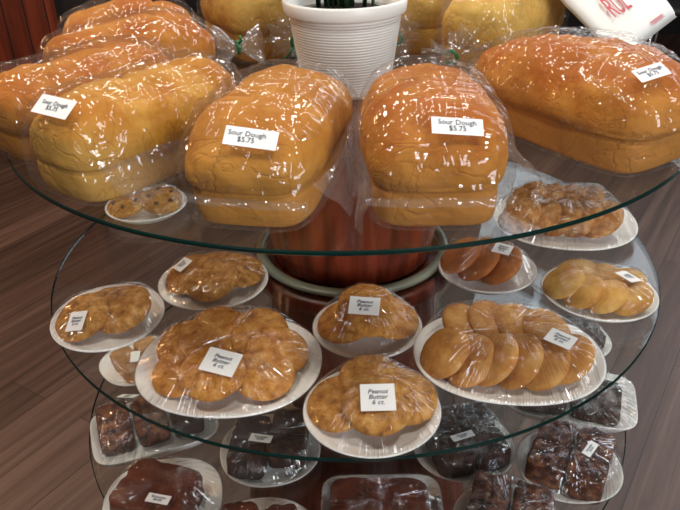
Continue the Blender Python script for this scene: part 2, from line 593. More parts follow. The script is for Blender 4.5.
# ------------------------------------------------------------------ setting
bm = bmesh.new()
box(bm, -6, 6, -4, 7, -0.1, 0)
struct(link_mesh('floor', bm, M['floor'], smooth=False))
bm = bmesh.new()
box(bm, -6, 6, 5.0, 5.15, 0, 3.0)
struct(link_mesh('wall_back', bm, M['dark'], smooth=False))
bm = bmesh.new()
box(bm, -4.2, -1.51, 2.7, 2.85, 0.3, 2.6)
o = struct(link_mesh('wall_left', bm, M['panel'], smooth=False))
bm = bmesh.new()
box(bm, -4.2, -1.51, 2.74, 2.85, 0, 0.3)
struct(link_mesh('baseboard_left', bm, M['black'], smooth=False))
bm = bmesh.new()
box(bm, -1.51, -1.28, 2.76, 2.85, 0, 2.6)  # solid black strip put in for the dark doorway gap beside the panel
struct(link_mesh('dark_gap_1', bm, M['black'], smooth=False))
bm = bmesh.new()
box(bm, -1.7, 6, 4.97, 4.998, 0, 0.16)
struct(link_mesh('baseboard_back', bm, M['black'], smooth=False))


# ------------------------------------------------------------------ the tiered stand
def shelf(z, label):
    R, t = 0.498, 0.006
    prof = [(0.02, -t), (R - 0.0015, -t), (R, -t + 0.0015), (R, -0.0015), (R - 0.0015, 0), (0.02, 0)]
    bm = bmesh.new()
    lathe(bm, prof, 160, [0, 1, 1, 1, 0])
    o = link_mesh('glass_shelf', bm, [M['glass'], M['edge']], smooth=False)
    o.location = (0, 0, z)
    return tag(o, label, 'shelf', 'round glass shelves of the stand')


shelf(TOP, 'round glass shelf on top of the stand, carrying the bagged bread loaves')
shelf(MID, 'round glass shelf in the middle, carrying the plates of cookies')
shelf(LOW, 'lowest round glass shelf, carrying the packs of brownies')


def drum(z0, z1, R0, R1, m, nst, label, name='barrel_drum', flange=None):
    prof = []
    n = nst * 6
    H = z1 - z0
    rings = []
    for k in range(9):
        t = k / 8
        R = R0 + (R1 - R0) * t + 0.012 * math.sin(PI * t)
        ring = []
        for i in range(n):
            d = min(i % 6, 6 - i % 6)
            rr = R - (0.0025 if d == 0 else 0)
            a = 2 * PI * i / n
            ring.append((rr * math.cos(a), rr * math.sin(a), H * t))
        rings.append(ring)
    bm = bmesh.new()
    loft(bm, rings)
    o = link_mesh(name, bm, m)
    o.location = (0, 0, z0)
    tag(o, label, 'stand', 'wooden drums of the stand')
    return o


drum(MID + 0.001, TOP - 0.009, 0.135, 0.135, M['stave'], 20, 'red-brown wooden barrel drum between the top and middle glass shelves')
d2 = drum(LOW + 0.001, MID - 0.009, 0.135, 0.138, M['stave_dark'], 20, 'dark wooden drum holding up the middle glass shelf, behind the brownies')
d3 = drum(0.0, LOW - 0.009, 0.24, 0.19, M['stave_dark'], 28, 'dark wooden barrel base on the floor under the lowest glass shelf')
# flange of the middle drum, right under the glass
bm = bmesh.new()
lathe(bm, [(0.14, -0.034), (0.172, -0.034), (0.176, -0.03), (0.176, -0.012), (0.172, -0.0085), (0.14, -0.0085)], 96)
fl = link_mesh('top_flange', bm, M['stave'], d2)
fl.location = (0, 0, MID - LOW - 0.001)
fl['label'] = 'red-brown round flange just under the glass'
bm = bmesh.new()
lathe(bm, [(0.150, 0), (0.165, 0), (0.166, 0.002), (0.166, 0.005), (0.163, 0.007), (0.150, 0.007), (0.150, 0.0)], 96, cap0=False, cap1=False)
o = link_mesh('frosted_ring', bm, M['ring'])
o.location = (0, 0, MID + 0.0008)
tag(o, 'pale greenish ring around the foot of the red-brown drum', 'ring')


# ------------------------------------------------------------------ labels with writing
def text_obj(name, body, size, mat, parent, loc, rot=0, shear=0.0, align='CENTER', sx=1.0):
    cu = bpy.data.curves.new(name, 'FONT')
    cu.body = body
    cu.size = size
    cu.align_x = align
    cu.align_y = 'CENTER'
    cu.shear = shear
    cu.extrude = 0.00012
    cu.space_line = 0.85
    cu.materials.append(mat)
    cu.resolution_u = 3
    o = bpy.data.objects.new(name, cu)
    C.objects.link(o)
    o.parent = parent
    o.location = loc
    o.rotation_euler = (0, 0, rot)
    o.scale = (sx, 1, 1)
    return o


def price_label(parent, w, h, body, loc, normal, spin, size, shear=0.0, ink=None, dx=0.0, dy=0.0, curl=0.0):
    """Rectangular sticker on a film; loc and normal in the parent's frame; spin = in-plane turn."""
    bm = bmesh.new()
    nx = 8
    rows = []
    for zz in (0, 0.0005):
        rows.append([])
        for i in range(nx + 1):
            x = -w / 2 + w * i / nx
            dz = curl * (x / (w / 2)) ** 2
            for y in (-h / 2, h / 2):
                rows[-1].append(bm.verts.new((x, y, zz - dz)))
    a, b = rows
    for i in range(nx):
        k = 2 * i
        bm.faces.new((b[k], b[k + 2], b[k + 3], b[k + 1]))
        bm.faces.new((a[k], a[k + 1], a[k + 3], a[k + 2]))
        bm.faces.new((a[k], a[k + 2], b[k + 2], b[k]))
        bm.faces.new((a[k + 1], b[k + 1], b[k + 3], a[k + 3]))
    bm.faces.new((a[0], b[0], b[1], a[1]))
    bm.faces.new((a[-2], a[-1], b[-1], b[-2]))
    o = link_mesh('price_label', bm, M['paper'], parent, smooth=False)
    n = Vector(normal).normalized()
    x = Vector((math.cos(spin), math.sin(spin), 0))
    x = (x - n * x.dot(n)).normalized()
    y = n.cross(x)
    o.matrix_local = Matrix(((x.x, y.x, n.x, loc[0]), (x.y, y.y, n.y, loc[1]), (x.z, y.z, n.z, loc[2]), (0, 0, 0, 1)))
    o['label'] = 'white paper sticker'
    if body:
        text_obj('lettering', body, size, ink or M['ink'], o, (dx, dy, 0.0009 - curl * 0.2), 0, shear)
    return o


# ------------------------------------------------------------------ bread
LEVELS = [(0.000, .88, .80, 5), (0.003, .93, .86, 5), (0.013, .955, .88, 5), (.026, .965, .89, 5), (.035, .965, .885, 5), (.039, .955, .87, 4.5),
          (.043, .985, .955, 4.2), (.051, 1.01, 1.0, 4), (.062, 1.015, 1.015, 3.8), (.075, 1.0, .985, 3.5), (.087, .95, .92, 3.3),
          (.096, .87, .83, 3.1), (.103, .765, .70, 2.9), (.108, .62, .55, 2.8), (.1115, .42, .37, 2.6), (.1138, .2, .17, 2.4)]
BAG = [(0.000, .92, .85, 5), (0.004, .965, .905, 5), (.02, .99, .94, 5), (.04, 1.0, .965, 4.6), (.050, 1.015, 1.01, 4.2), (.063, 1.02, 1.02, 3.8),
       (.076, 1.005, .99, 3.5), (.0885, .955, .925, 3.3), (.0975, .875, .835, 3.1), (.105, .77, .705, 2.9), (.110, .625, .555, 2.8), (.1147, .425, .375, 2.6), (.116, .2, .17, 2.4)]


def dense(levels, k):
    out = []
    for a, b in zip(levels, levels[1:]):
        for i in range(k):
            t = i / k
            out.append(tuple(x + (y - x) * t for x, y in zip(a, b)))
    out.append(levels[-1])
    return out


def loaf_mesh(L, Wd, H, seed, rough=0.0075, creases=(0.06,)):
    bm = bmesh.new()
    n = 120
    rings = []
    hs = H / 0.1138
    for z, l, w, e in dense(LEVELS, 3):
        ring = []
        for i in range(n):
            cx, sy = sup(2 * PI * i / n, e)
            p = Vector((cx * Wd / 2 * w, sy * L / 2 * l, z * hs))
            q = p + Vector((seed * 1.7, seed * 0.9, seed * 2.3))
            amp = rough * (0.35 if z < 0.045 else 1.0)
            d = noise.noise(q * 14) * amp + noise.noise(q * 34) * amp * 0.5
            nn = Vector((cx, sy * .6, 0.25 if z < 0.08 else 1.6)).normalized()
            p += nn * d
            if z > 0.047:
                lift = 0.0
                for cpos in creases:
                    yy = p.y - cpos + 0.012 * noise.noise(Vector((p.x * 30, seed, p.z * 20)))
                    lift -= 0.008 * math.exp(-(yy / 0.007) ** 2)
                # two bulges along the loaf
                lift += 0.004 * math.cos(p.y / (L / 2) * PI * 1.2 + seed)
                p.z += lift * min(1, (z - 0.047) / 0.04)
            if z < 0.002:
                p.z = 0
            ring.append(p)
        rings.append(ring)
    loft(bm, rings)
    return bm


def bag_mesh(L, Wd, H, seed, amp=0.0045):
    bm = bmesh.new()
    n = 140
    hs = H / 0.1138
    rings = []
    for z, l, w, e in dense(BAG, 3):
        ring = []
        for i in range(n):
            cx, sy = sup(2 * PI * i / n, e)
            p = Vector((cx * (Wd / 2 * w + 0.0035), sy * (L / 2 * l + 0.0035), z * hs + 0.004 * min(1, max(0, (z - .06) / .03))))
            q = p + Vector((seed * 3.1, seed * 1.3, seed))
            ridge = (1 - abs(noise.noise(Vector((q.x * 26, q.y * 10, q.z * 16))))) ** 4
            ridge += 0.5 * (1 - abs(noise.noise(Vector((q.x * 14 + 5, q.y * 44, q.z * 22))))) ** 5
            nn = Vector((cx, sy * .6, 0.25 if z < 0.08 else 1.6)).normalized()
            p += nn * (ridge * amp * (0.3 if z < 0.01 else 1))
            if z > .06:
                p.z += 0.004 * math.cos(p.y / (L / 2) * PI * 1.2 + seed) * min(1, (z - 0.05) / 0.04) + 0.001
            p.z = max(p.z, -0.0008)
            ring.append(p)
        rings.append(ring)
    loft(bm, rings)
    return bm


def sheet(pts_rows, seed, amp=0.004, sub=6):
    """Crumpled strip of film through rows of control points."""
    bm = bmesh.new()
    rows = []
    for a, b in zip(pts_rows, pts_rows[1:]):
        for i in range(sub):
            t = i / sub
            rows.append([Vector(x).lerp(Vector(y), t) for x, y in zip(a, b)])
    rows.append([Vector(x) for x in pts_rows[-1]])
    fine = []
    for rw in rows:
        line = []
        for a, b in zip(rw, rw[1:]):
            for i in range(sub):
                line.append(a.lerp(b, i / sub))
        line.append(rw[-1])
        fine.append([p + amp * noise.noise_vector(p * 40 + Vector((seed, seed, 0))) for p in line])
    loft(bm, fine, False, False, closed=False)
    return bm


def neck(parent, loc, direction, seed, size=1.0):
    """Gathered end of a bag: ruffled cone, twist tie, flared tail."""
    d = Vector(direction).normalized()
    a = d.orthogonal().normalized()
    b = d.cross(a)
    rings = []
    for t, R in ((0, .034), (.012, .026), (.024, .014), (.034, .0075), (.040, .0065), (.046, .009), (.056, .017), (.07, .026), (.078, .030)):
        ring = []
        for i in range(60):
            an = 2 * PI * i / 60
            rr = R * (1 + 0.22 * math.sin(9 * an + seed) + 0.12 * math.sin(17 * an + t * 90)) * size
            ring.append(Vector(loc) + d * t * size + a * rr * math.cos(an) + b * rr * math.sin(an) + 0.003 * noise.noise_vector(Vector((i, t * 100, seed)) * .4))
        rings.append(ring)
    bm = bmesh.new()
    loft(bm, rings, False, False)
    o = link_mesh('gathered_end', bm, M['bag_fold'], parent)
    bm = bmesh.new()
    c = Vector(loc) + d * 0.037 * size
    pts = [c + (a * math.cos(t) + b * math.sin(t)) * 0.010 * size for t in [2 * PI * k / 20 for k in range(21)]]
    tube(bm, pts, 0.0028 * size, 8)
    tube(bm, [c + a * .01 * size, c + a * .02 * size + d * .006, c + a * .034 * size + d * .002], 0.0024 * size, 8)
    tube(bm, [c + a * .01 * size, c + (a * .016 + b * .010) * size, c + (a * .026 + b * .018) * size], 0.0024 * size, 8)
    t = link_mesh('twist_tie', bm, M['tie'], parent)
    t['label'] = 'green twist tie'
    return o


LOAF_H = 0.108


def loaf(x, y, heading, L, Wd, H, seed, mat, loaf_label, bag_label, creases=(0.05,), bag='bread_bag'):
    """heading: clockwise turn (degrees) of the loaf's long axis away from +y; its outer end is at -y in its own frame."""
    rz = -math.radians(heading)
    lo = link_mesh('bread_loaf', loaf_mesh(L, Wd, H, seed, creases=creases), M[mat])
    lo.location = (x, y, TOP + 0.0025)
    lo.rotation_euler = (0, 0, rz)
    tag(lo, loaf_label, 'bread', 'bread loaves on the top shelf')
    bg_ = link_mesh(bag, bag_mesh(L, Wd, H, seed), M['bag'])
    bg_.location = (x, y, TOP + 0.001)
    bg_.rotation_euler = (0, 0, rz)
    tag(bg_, bag_label, 'bag', 'clear bread bags on the top shelf')
    return lo, bg_


def stick(bag, lx, ly, w, h, body, spin, size, **kw):
    """Puts a label on top of the bag at local (lx, ly)."""
    me = bag.data
    bvh = BVHTree.FromPolygons([v.co for v in me.vertices], [p.vertices for p in me.polygons])
    zs, ns = [], Vector((0, 0, 0))
    c, s = math.cos(spin), math.sin(spin)
    pts = []
    for ux in (-.5, 0, .5):
        for uy in (-.5, 0, .5):
            px, py = lx + c * ux * w - s * uy * h, ly + s * ux * w + c * uy * h
            hit = bvh.ray_cast(Vector((px, py, 1)), Vector((0, 0, -1)))
            if hit[0]:
                pts.append(hit[0])
    # plane through the samples, lifted clear of the highest
    cen = sum(pts, Vector()) / len(pts)
    if len(pts) == 9:
        ex = (pts[6] + pts[7] + pts[8] - pts[0] - pts[1] - pts[2])
        ey = (pts[2] + pts[5] + pts[8] - pts[0] - pts[3] - pts[6])
        n = ex.cross(ey).normalized()
    else:
        n = Vector((0, 0, 1))
    lift = max((p - cen).dot(n) for p in pts)
    return price_label(bag, w, h, body, cen + n * (lift + 0.0006), n, spin, size, **kw)


def seam(bag, L, Wd, z, seed, drop=0.006, out=0.006, tilt=0.0):
    """Heat-sealed bottom seam hanging across the outer end."""
    y = -L / 2 * 1.01 - 0.004
    w = Wd / 2 * 0.96
    rows = []
    for t in (0, .5, 1):
        rows.append([(-w, y + 0.008 - out * t, z + tilt - drop * t), (-w / 3, y - out * t, z + tilt / 3 - drop * t), (w / 3, y - out * t, z - tilt / 3 - drop * t), (w, y + 0.008 - out * t, z - tilt - drop * t)])
    o = link_mesh('sealed_seam', sheet(rows, seed, 0.0015, 4), M['bag_fold'], bag)
    return o


def flap(bag, rows, seed, amp=0.004):
    return link_mesh('loose_flap', sheet(rows, seed, amp, 6), M['bag_fold'], bag)


SD = 'Sour Dough\n$5.75'
# centre front pair
A, Ab = loaf(-0.083, -0.325, 11, 0.275, 0.145, 0.112, 1.0, 'crust_a', 'sour dough loaf at the front of the top shelf, left of the centre pair',
             'clear bag round the front loaf left of centre, label tilted down to the right', creases=(-0.03, 0.05))
stick(Ab, 0.014, -0.126, 0.051, 0.020, SD, math.radians(-2), 0.0075, dx=-0.004, dy=0.0)
seam(Ab, 0.275, 0.145, 0.040, 1.0, tilt=0.002)
hw = 0.0715
flap(Ab, [[(hw, -.125, .05), (hw + .004, -.06, .045), (hw + .002, .02, .05)], [(hw + .022, -.115, .030), (hw + .02, -.05, .026), (hw + .014, .02, .03)], [(hw + .034, -.10, .008), (hw + .028, -.045, .012), (hw + .02, .015, .012)]], 3)
B, Bb = loaf(0.087, -0.340, 1, 0.255, 0.148, 0.114, 2.0, 'crust_b', 'sour dough loaf at the front of the top shelf, right of the centre pair',
             'clear bag round the front loaf right of centre, label lying level', creases=(0.03,))
stick(Bb, 0.014, -0.114, 0.049, 0.0175, SD, math.radians(0), 0.0075, dx=0.0, dy=0.0005)
seam(Bb, 0.255, 0.148, 0.040, 2.0)
flap(Bb, [[(hw, -.07, .055), (hw + .004, -.02, .05), (hw, .05, .055)], [(hw + .028, -.075, .04), (hw + .03, -.03, .036), (hw + .02, .05, .04)], [(hw + .050, -.06, .014), (hw + .046, -.02, .018), (hw + .03, .045, .012)]], 5)
flap(Bb, [[(-hw + .01, -.128, .05), (-hw, -.11, .05), (-hw, -.04, .055)], [(-hw - .002, -.136, .026), (-hw - .008, -.115, .028), (-hw - .003, -.05, .03)], [(-hw - .004, -.138, .004), (-hw - .012, -.12, .004), (-hw - .006, -.06, .006)]], 6, 0.002)
# left side
Cc, Cb = loaf(-0.246, -0.269, 36, 0.26, 0.135, 0.108, 3.0, 'crust_c', 'pale golden sour dough loaf second from the left edge, front row of the top shelf',
              'clear bag round the pale front loaf on the left, label near its outer end', creases=(0.0, 0.07))
stick(Cb, 0.009, -0.115, 0.050, 0.024, SD, math.radians(6), 0.0075)
flap(Cb, [[(hw, -.12, .05), (hw + .002, -.05, .05), (hw, .03, .05)], [(hw + .012, -.11, .028), (hw + .012, -.04, .028), (hw + .01, .03, .03)], [(hw + .018, -.10, .004), (hw + .016, -.04, .006), (hw + .012, .03, .006)]], 7)
D, Db = loaf(-0.352, -0.157, 42, 0.25, 0.130, 0.106, 4.0, 'crust_b', 'bagged orange-brown loaf lying right behind the pale front loaf on the left',
             'wrinkled clear bag on the orange-brown loaf behind the pale front loaf')
E_, Eb = loaf(-0.337, 0.034, 60, 0.25, 0.130, 0.106, 5.0, 'crust_b', 'third bagged loaf back on the left of the top shelf, beside a gathered bag end',
              'clear bag of the third loaf back on the left, gathered toward the pot')
neck(Eb, (0.01, 0.135, 0.045), (0.25, 1, 0.05), 2.0, 0.95)
F, Fb = loaf(-0.378, 0.184, 64, 0.22, 0.125, 0.106, 6.0, 'crust_b', 'bagged loaf farthest back on the left of the top shelf',
             'clear bag of the loaf farthest back on the left')
# right side
G, Gb = loaf(0.288, -0.207, -33, 0.285, 0.160, 0.116, 7.0, 'crust_b', 'wide bagged loaf on the right of the top shelf, label at its outer end',
             'wrinkled clear bag on the wide loaf at the right of the top shelf', creases=(-0.03, 0.06))
stick(Gb, -0.028, -0.113, 0.042, 0.019, SD, math.radians(-4), 0.007)
# behind the pot
H_, Hb = loaf(-0.185, 0.275, -32, 0.22, 0.125, 0.135, 8.0, 'crumb', 'round-ended bagged loaf standing behind the pot on its left, tie toward the front',
              'clear bag with a green tie, just left of the white pot')
neck(Hb, (0.015, -0.115, 0.045), (0.1, -1, -0.12), 1.0, 1.0)
I_, Ib = loaf(0.135, 0.29, 12, 0.20, 0.110, 0.135, 9.0, 'crumb', 'bagged loaf right behind the white pot on its right',
              'clear bag with a green tie close behind the white pot on its right')
neck(Ib, (-0.02, -0.105, 0.045), (-0.1, -1, -0.12), 1.6, 0.9)
J_, Jb = loaf(0.262, 0.152, 38, 0.25, 0.14, 0.132, 10.0, 'crumb', 'yellow crumbly bagged loaf between the wide right loaf and the white paper sack',
              'clear bag with a green tie on the yellow loaf at the right back')
neck(Jb, (0.0, -0.125, 0.045), (-0.1, -1, -0.1), 2.6, 1.0)

# ------------------------------------------------------------------ planter
pot = bpy.data.objects.new('planter', None)
C.objects.link(pot)
pot.location = (-0.004, 0.02, TOP)
tag(pot, 'white ribbed plant pot in the middle of the top shelf', 'plant pot')
bm = bmesh.new()
prof = [(0.055, 0.0), (0.066, 0.0005), (0.069, 0.004)]
nr = 27
for k in range(nr):
    z = 0.006 + k * 0.0043
    R = 0.070 + 0.0185 * (z / 0.128)
    prof += [(R - 0.0004, z), (R + 0.0006, z + 0.0013), (R + 0.0006, z + 0.0027), (R - 0.0004, z + 0.0040)]
prof += [(0.0895, 0.123), (0.0935, 0.124), (0.0955, 0.127), (0.0965, 0.142), (0.0945, 0.145), (0.0915, 0.145), (0.0895, 0.142), (0.086, 0.11), (0.05, 0.108)]
lathe(bm, prof, 96)
link_mesh('pot', bm, M['pot'], pot)
bm = bmesh.new()
lathe(bm, [(0.04, 0.112), (0.0835, 0.112), (0.0855, 0.118), (0.07, 0.123), (0.03, 0.126)], 48)
link_mesh('soil', bm, M['soil'], pot)
pot.scale = (0.96, 0.96, 0.95)
rnd = random.Random(4)
for k in range(13):
    a = rnd.uniform(0, 2 * PI)
    rr = rnd.uniform(0.005, 0.055)
    lean = rnd.uniform(0.15, 0.5)
    h = rnd.uniform(0.2, 0.34)
    wl = rnd.uniform(0.008, 0.014)
    base = Vector((rr * math.cos(a), rr * math.sin(a), 0.118))
    out = Vector((math.cos(a), math.sin(a), 0))
    side = Vector((-math.sin(a), math.cos(a), 0))
    bm = bmesh.new()
    rings = []
    for i in range(9):
        t = i / 8
        c = base + Vector((0, 0, h * t)) + out * (lean * h * t * t)
        w_ = wl * (0.55 + 1.2 * t * (1 - t)) * (1 - t ** 6) + 0.0008
        rings.append([c - side * w_, c - out * w_ * .25, c + side * w_, c - out * (w_ * .25 - .0016)])
    loft(bm, rings)
    link_mesh('leaf', bm, M['leaf'], pot)

# ------------------------------------------------------------------ white paper sack at the back right
bm = bmesh.new()
SL, SW = 0.34, 0.18
rows_t, rows_b = [], []
nx, ny = 30, 20
grid = {}
for s in (1, -1):
    for i in range(nx + 1):
        for j in range(ny + 1):
            uu, vv = i / nx * 2 - 1, j / ny * 2 - 1
            th = 0.022 * (max(0, 1 - abs(uu) ** 4) * max(0, 1 - abs(vv) ** 4)) ** 0.5
            edge = i in (0, nx) or j in (0, ny)
            if edge and s == -1:
                grid[(s, i, j)] = grid[(1, i, j)]
                continue
            q = Vector((uu * 2, vv * 2, s))
            grid[(s, i, j)] = bm.verts.new((uu * SL / 2, vv * SW / 2, s * th + 0.001 * noise.noise(q * 2)))
    for i in range(nx):
        for j in range(ny):
            bm.faces.new([grid[(s, i, j)], grid[(s, i + 1, j)], grid[(s, i + 1, j + 1)], grid[(s, i, j + 1)]])
sack = link_mesh('paper_sack', bm, M['sack'])
tag(sack, 'white paper sack with red lettering lying behind the bread at the right', 'bag')
ed = Vector((.57, .82, 0)).normalized()
up = Vector((-ed.y * math.cos(.66), ed.x * math.cos(.66), math.sin(.66)))
nn_ = ed.cross(up)
cen = Vector((.52, .165, TOP + .035)) + up * SW / 2
sack.matrix_world = Matrix(((ed.x, up.x, nn_.x, cen.x), (ed.y, up.y, nn_.y, cen.y), (ed.z, up.z, nn_.z, cen.z), (0, 0, 0, 1)))
text_obj('lettering', 'RUL', 0.055, M['ink_red'], sack, (-0.095, -0.018, 0.0245), 0, 0.1)['label'] = 'big red lettering'
text_obj('fine_print', 'mmmmm', 0.017, M['ink_red'], sack, (0.02, -0.074, 0.0182), 0, 0, sx=1.2)['label'] = 'small red print along the edge'

# ------------------------------------------------------------------ plates, cookies, cling film
PLATE = [(0.0, 0.0), (0.70, 0.0), (0.77, 0.0015), (0.97, 0.013), (1.0, 0.0155), (1.0, 0.017), (0.975, 0.0172), (0.79, 0.0055), (0.72, 0.0038), (0.0, 0.0038)]


def outline(a, b, e, n):
    return [(a * sup(2 * PI * i / n, e)[0], b * sup(2 * PI * i / n, e)[1]) for i in range(n)]


def foam_plate(name, x, y, z, a, b, rot, e, label, deep=1.0, group=None):
    n = 96
    ol = outline(a, b, e, n)
    bm = bmesh.new()
    rings = []
    for s, zz in PLATE[1:-1]:
        if e > 3:
            s = 1 - (1 - s) * 0.55
        rings.append([(px * s, py * s, zz * deep if s > .75 and zz > .004 else zz) for px, py in ol])
    loft(bm, rings)
    o = link_mesh(name, bm, M['foam'])
    o.location = (x, y, z + 0.0004)
    o.rotation_euler = (0, 0, rot)
    PL[o.name] = (a, b, e, deep)
    return tag(o, label, 'plate' if name == 'foam_plate' else 'tray', group)


PL = {}


def plate_floor(plate, lx, ly):
    a, b, e, deep = PL[plate.name]
    q = (abs(lx / a) ** e + abs(ly / b) ** e) ** (1 / e)
    if e > 3:
        q = 1 - (1 - q) / 0.55
    for (s0, z0), (s1, z1) in zip(((0.72, 0.0038), (0.79, 0.0055)), ((0.79, 0.0055), (0.975, 0.0172))):
        if q < s0:
            return 0.0038
        if q <= s1:
            return (z0 + (z1 - z0) * (q - s0) / (s1 - s0)) * deep
    return 0.0172 * deep


def settle(o, plate, lift_max=0.016):
    """Lifts a thing until it clears the plate's sloping rim and what already lies on the plate."""
    inv = (Matrix.Translation(plate.location) @ Matrix.Rotation(plate.rotation_euler.z, 4, 'Z')).inverted()
    m = inv @ o.matrix_basis
    lift = 0.0
    for v in o.data.vertices:
        q = m @ v.co
        lift = max(lift, plate_floor(plate, q.x, q.y) + 0.0003 - q.z)
    o.location.z += min(lift, 0.004)
    done = LAID.setdefault(plate.name, [])
    polys = [p.vertices for p in o.data.polygons]

    def tree():
        mb = o.matrix_basis
        return BVHTree.FromPolygons([mb @ v.co for v in o.data.vertices], polys)
    up = 0.0
    while up < lift_max and any(tree().overlap(t) for t in done):
        o.location.z += 0.001
        up += 0.001
    done.append(tree())


LAID = {}


def cookie_mesh(rad, th, seed, lumps=0.0015, dome=0.6, ex=1.0, crack=0.0):
    bm = bmesh.new()
    n = 48
    prof = [(0.55, 0.0), (0.86, 0.0006), (0.96, th * .22), (1.0, th * .42), (0.985, th * .62), (0.93, th * .80), (0.82, th * .91), (0.66, th * .97), (0.45, th), (0.22, th * 1.01), (0.06, th * 1.015)]
    rings = []
    for s, z in prof:
        ring = []
        for i in range(n):
            a = 2 * PI * i / n
            rr = rad * s * (1 + 0.035 * noise.noise(Vector((math.cos(a) * 1.5, math.sin(a) * 1.5, seed * 7))))
            p = Vector((rr * math.cos(a) * ex, rr * math.sin(a), z + dome * th * .35 * (1 - s * s) * (z / th)))
            if z > th * .3:
                q = p * 90 + Vector((seed * 11, seed * 5, 0))
                p.z += lumps * (noise.noise(q) + .6 * noise.noise(q * 2.3))
                if crack:
                    p.z -= crack * max(0, 1 - abs(noise.noise(p * 55 + Vector((seed, 0, 0)))) * 7)
            ring.append(p)
        rings.append(ring)
    loft(bm, rings)
    bmesh.ops.recalc_face_normals(bm, faces=bm.faces)
    me = bpy.data.meshes.new('cookie')
    bm.to_mesh(me)
    bm.free()
    me.polygons.foreach_set('use_smooth', [True] * len(me.polygons))
    return me


KINDS = {
    'pb': ('cookie_pb', 0.042, 0.0160, dict(lumps=0.0010, crack=0.0012, dome=0.3)),
    'oat': ('cookie_oat', 0.042, 0.0165, dict(lumps=0.0022, dome=0.4)),
    'pale': ('cookie_pale', 0.034, 0.0130, dict(lumps=0.0007, dome=1.0, crack=0.0008)),
    'gold': ('cookie_gold', 0.032, 0.0150, dict(lumps=0.0005, dome=1.4)),
    'red': ('cookie_red', 0.038, 0.0135, dict(lumps=0.0010, dome=0.9)),
    'cluster': ('cluster', 0.038, 0.0200, dict(lumps=0.0042, dome=0.8)),
}
VARS = {}
for kn, (mn, rad, th, kw) in KINDS.items():
    VARS[kn] = []
    for v in range(3):
        me = cookie_mesh(rad, th, 1 + v + len(VARS) * 3, **kw)
        me.materials.append(M[mn])
        VARS[kn].append(me)
cookie_no = [0]


def cookie(kind, plate, lx, ly, lz, tx, ty, scale, label, group, sy=1.0):
    """Sits at plate-local (lx, ly); tx/ty = tilt in degrees about local x / y; lz = height of its lowest point above the plate floor."""
    cookie_no[0] += 1
    me = VARS[kind][cookie_no[0] % 3]
    o = bpy.data.objects.new('cookie', me)
    C.objects.link(o)
    rz = plate.rotation_euler.z
    rot = Matrix.Rotation(rz, 3, 'Z') @ Euler((math.radians(tx), math.radians(ty), 0)).to_matrix() @ Matrix.Rotation(cookie_no[0] * 2.4 if sy == 1.0 else 0, 3, 'Z')
    o.rotation_euler = rot.to_euler()
    o.scale = (scale, scale * sy, scale)
    zlow = min((rot @ Vector((v.co.x * scale, v.co.y * scale * sy, v.co.z * scale))).z for v in me.vertices)
    c, s = math.cos(rz), math.sin(rz)
    o.location = (plate.location.x + c * lx - s * ly, plate.location.y + s * lx + c * ly, plate.location.z + 0.0042 + lz - zlow)
    settle(o, plate, 0.004)
    return tag(o, label, 'cookie', group)


def wrap(plate, a, b, e, contents, label, seed, mat='wrap', rim=0.0172, ridge=0.0016):
    """Cling film stretched from the rim over whatever lies on the plate (its hull, slightly crinkled)."""
    inv = (Matrix.Translation(plate.location) @ Matrix.Rotation(plate.rotation_euler.z, 4, 'Z')).inverted()
    bm = bmesh.new()
    for cobj in contents:
        mw = inv @ cobj.matrix_basis
        for v in cobj.data.vertices:
            bm.verts.new(mw @ v.co)
    for px, py in outline(a * .995, b * .995, e, 64):
        bm.verts.new((px, py, rim))
        bm.verts.new((px * .7, py * .7, 0))
    bmesh.ops.convex_hull(bm, input=bm.verts)
    bvh = BVHTree.FromBMesh(bm)
    bm.free()
    nt, nr_ = 200, 30
    ol = outline(a, b, e, nt)
    Z = []
    for k in range(nr_ + 1):
        t = k / nr_
        row = []
        for px, py in ol:
            hit = bvh.ray_cast(Vector((px * t * .993, py * t * .993, 1)), Vector((0, 0, -1)))
            row.append(hit[0].z if hit[0] else rim)
        Z.append(row)
    bm = bmesh.new()
    rings = []
    for k in range(1, nr_ + 1):
        t = k / nr_
        ring = []
        for i, (px, py) in enumerate(ol):
            an = 2 * PI * i / nt
            w1 = abs(noise.noise(Vector((math.cos(an) * 5.0, math.sin(an) * 5.0, seed + t * 0.5))))
            w2 = abs(noise.noise(Vector((math.cos(an) * 13.0, math.sin(an) * 13.0, seed * 2 + t * 0.9))))
            w3 = abs(noise.noise(Vector((px * t * 50, py * t * 50, seed))))
            lift = ridge * ((1 - w1) ** 6 + 0.8 * (1 - w2) ** 6) * (0.35 + 0.65 * math.sin(PI * min(1, t) ** 2)) + 0.0005 * (1 - w3)
            ring.append((px * t * 1.004, py * t * 1.004, Z[k][i] + 0.0012 + lift))
        rings.append(ring)
    rings.append([(px * 1.014, py * 1.014, rim - 0.001) for px, py in ol])
    rings.append([(px * 1.006, py * 1.006, rim - 0.006) for px, py in ol])
    cz = max(Z[0]) + 0.0016
    vs = loft(bm, rings, False, False)
    cv = bm.verts.new((0, 0, cz))
    for i in range(nt):
        bm.faces.new((cv, vs[0][i], vs[0][(i + 1) % nt]))
    o = link_mesh('plastic_wrap', bm, M[mat])
    o.location = plate.location
    o.rotation_euler = plate.rotation_euler
    return tag(o, label, 'plastic wrap', 'cling film over the plates')


PBT = 'Peanut\nButter\n6 ct.'
GP = 'white foam plates on the middle shelf'


def deal(plate, kind, items, where, group):
    out = []
    for it in items:
        lx, ly, lz, tx, ty, scl, words = it[:7]
        out.append(cookie(kind, plate, lx, ly, lz, tx, ty, scl, words + ' ' + where, group, it[7] if len(it) > 7 else 1.0))
    return out


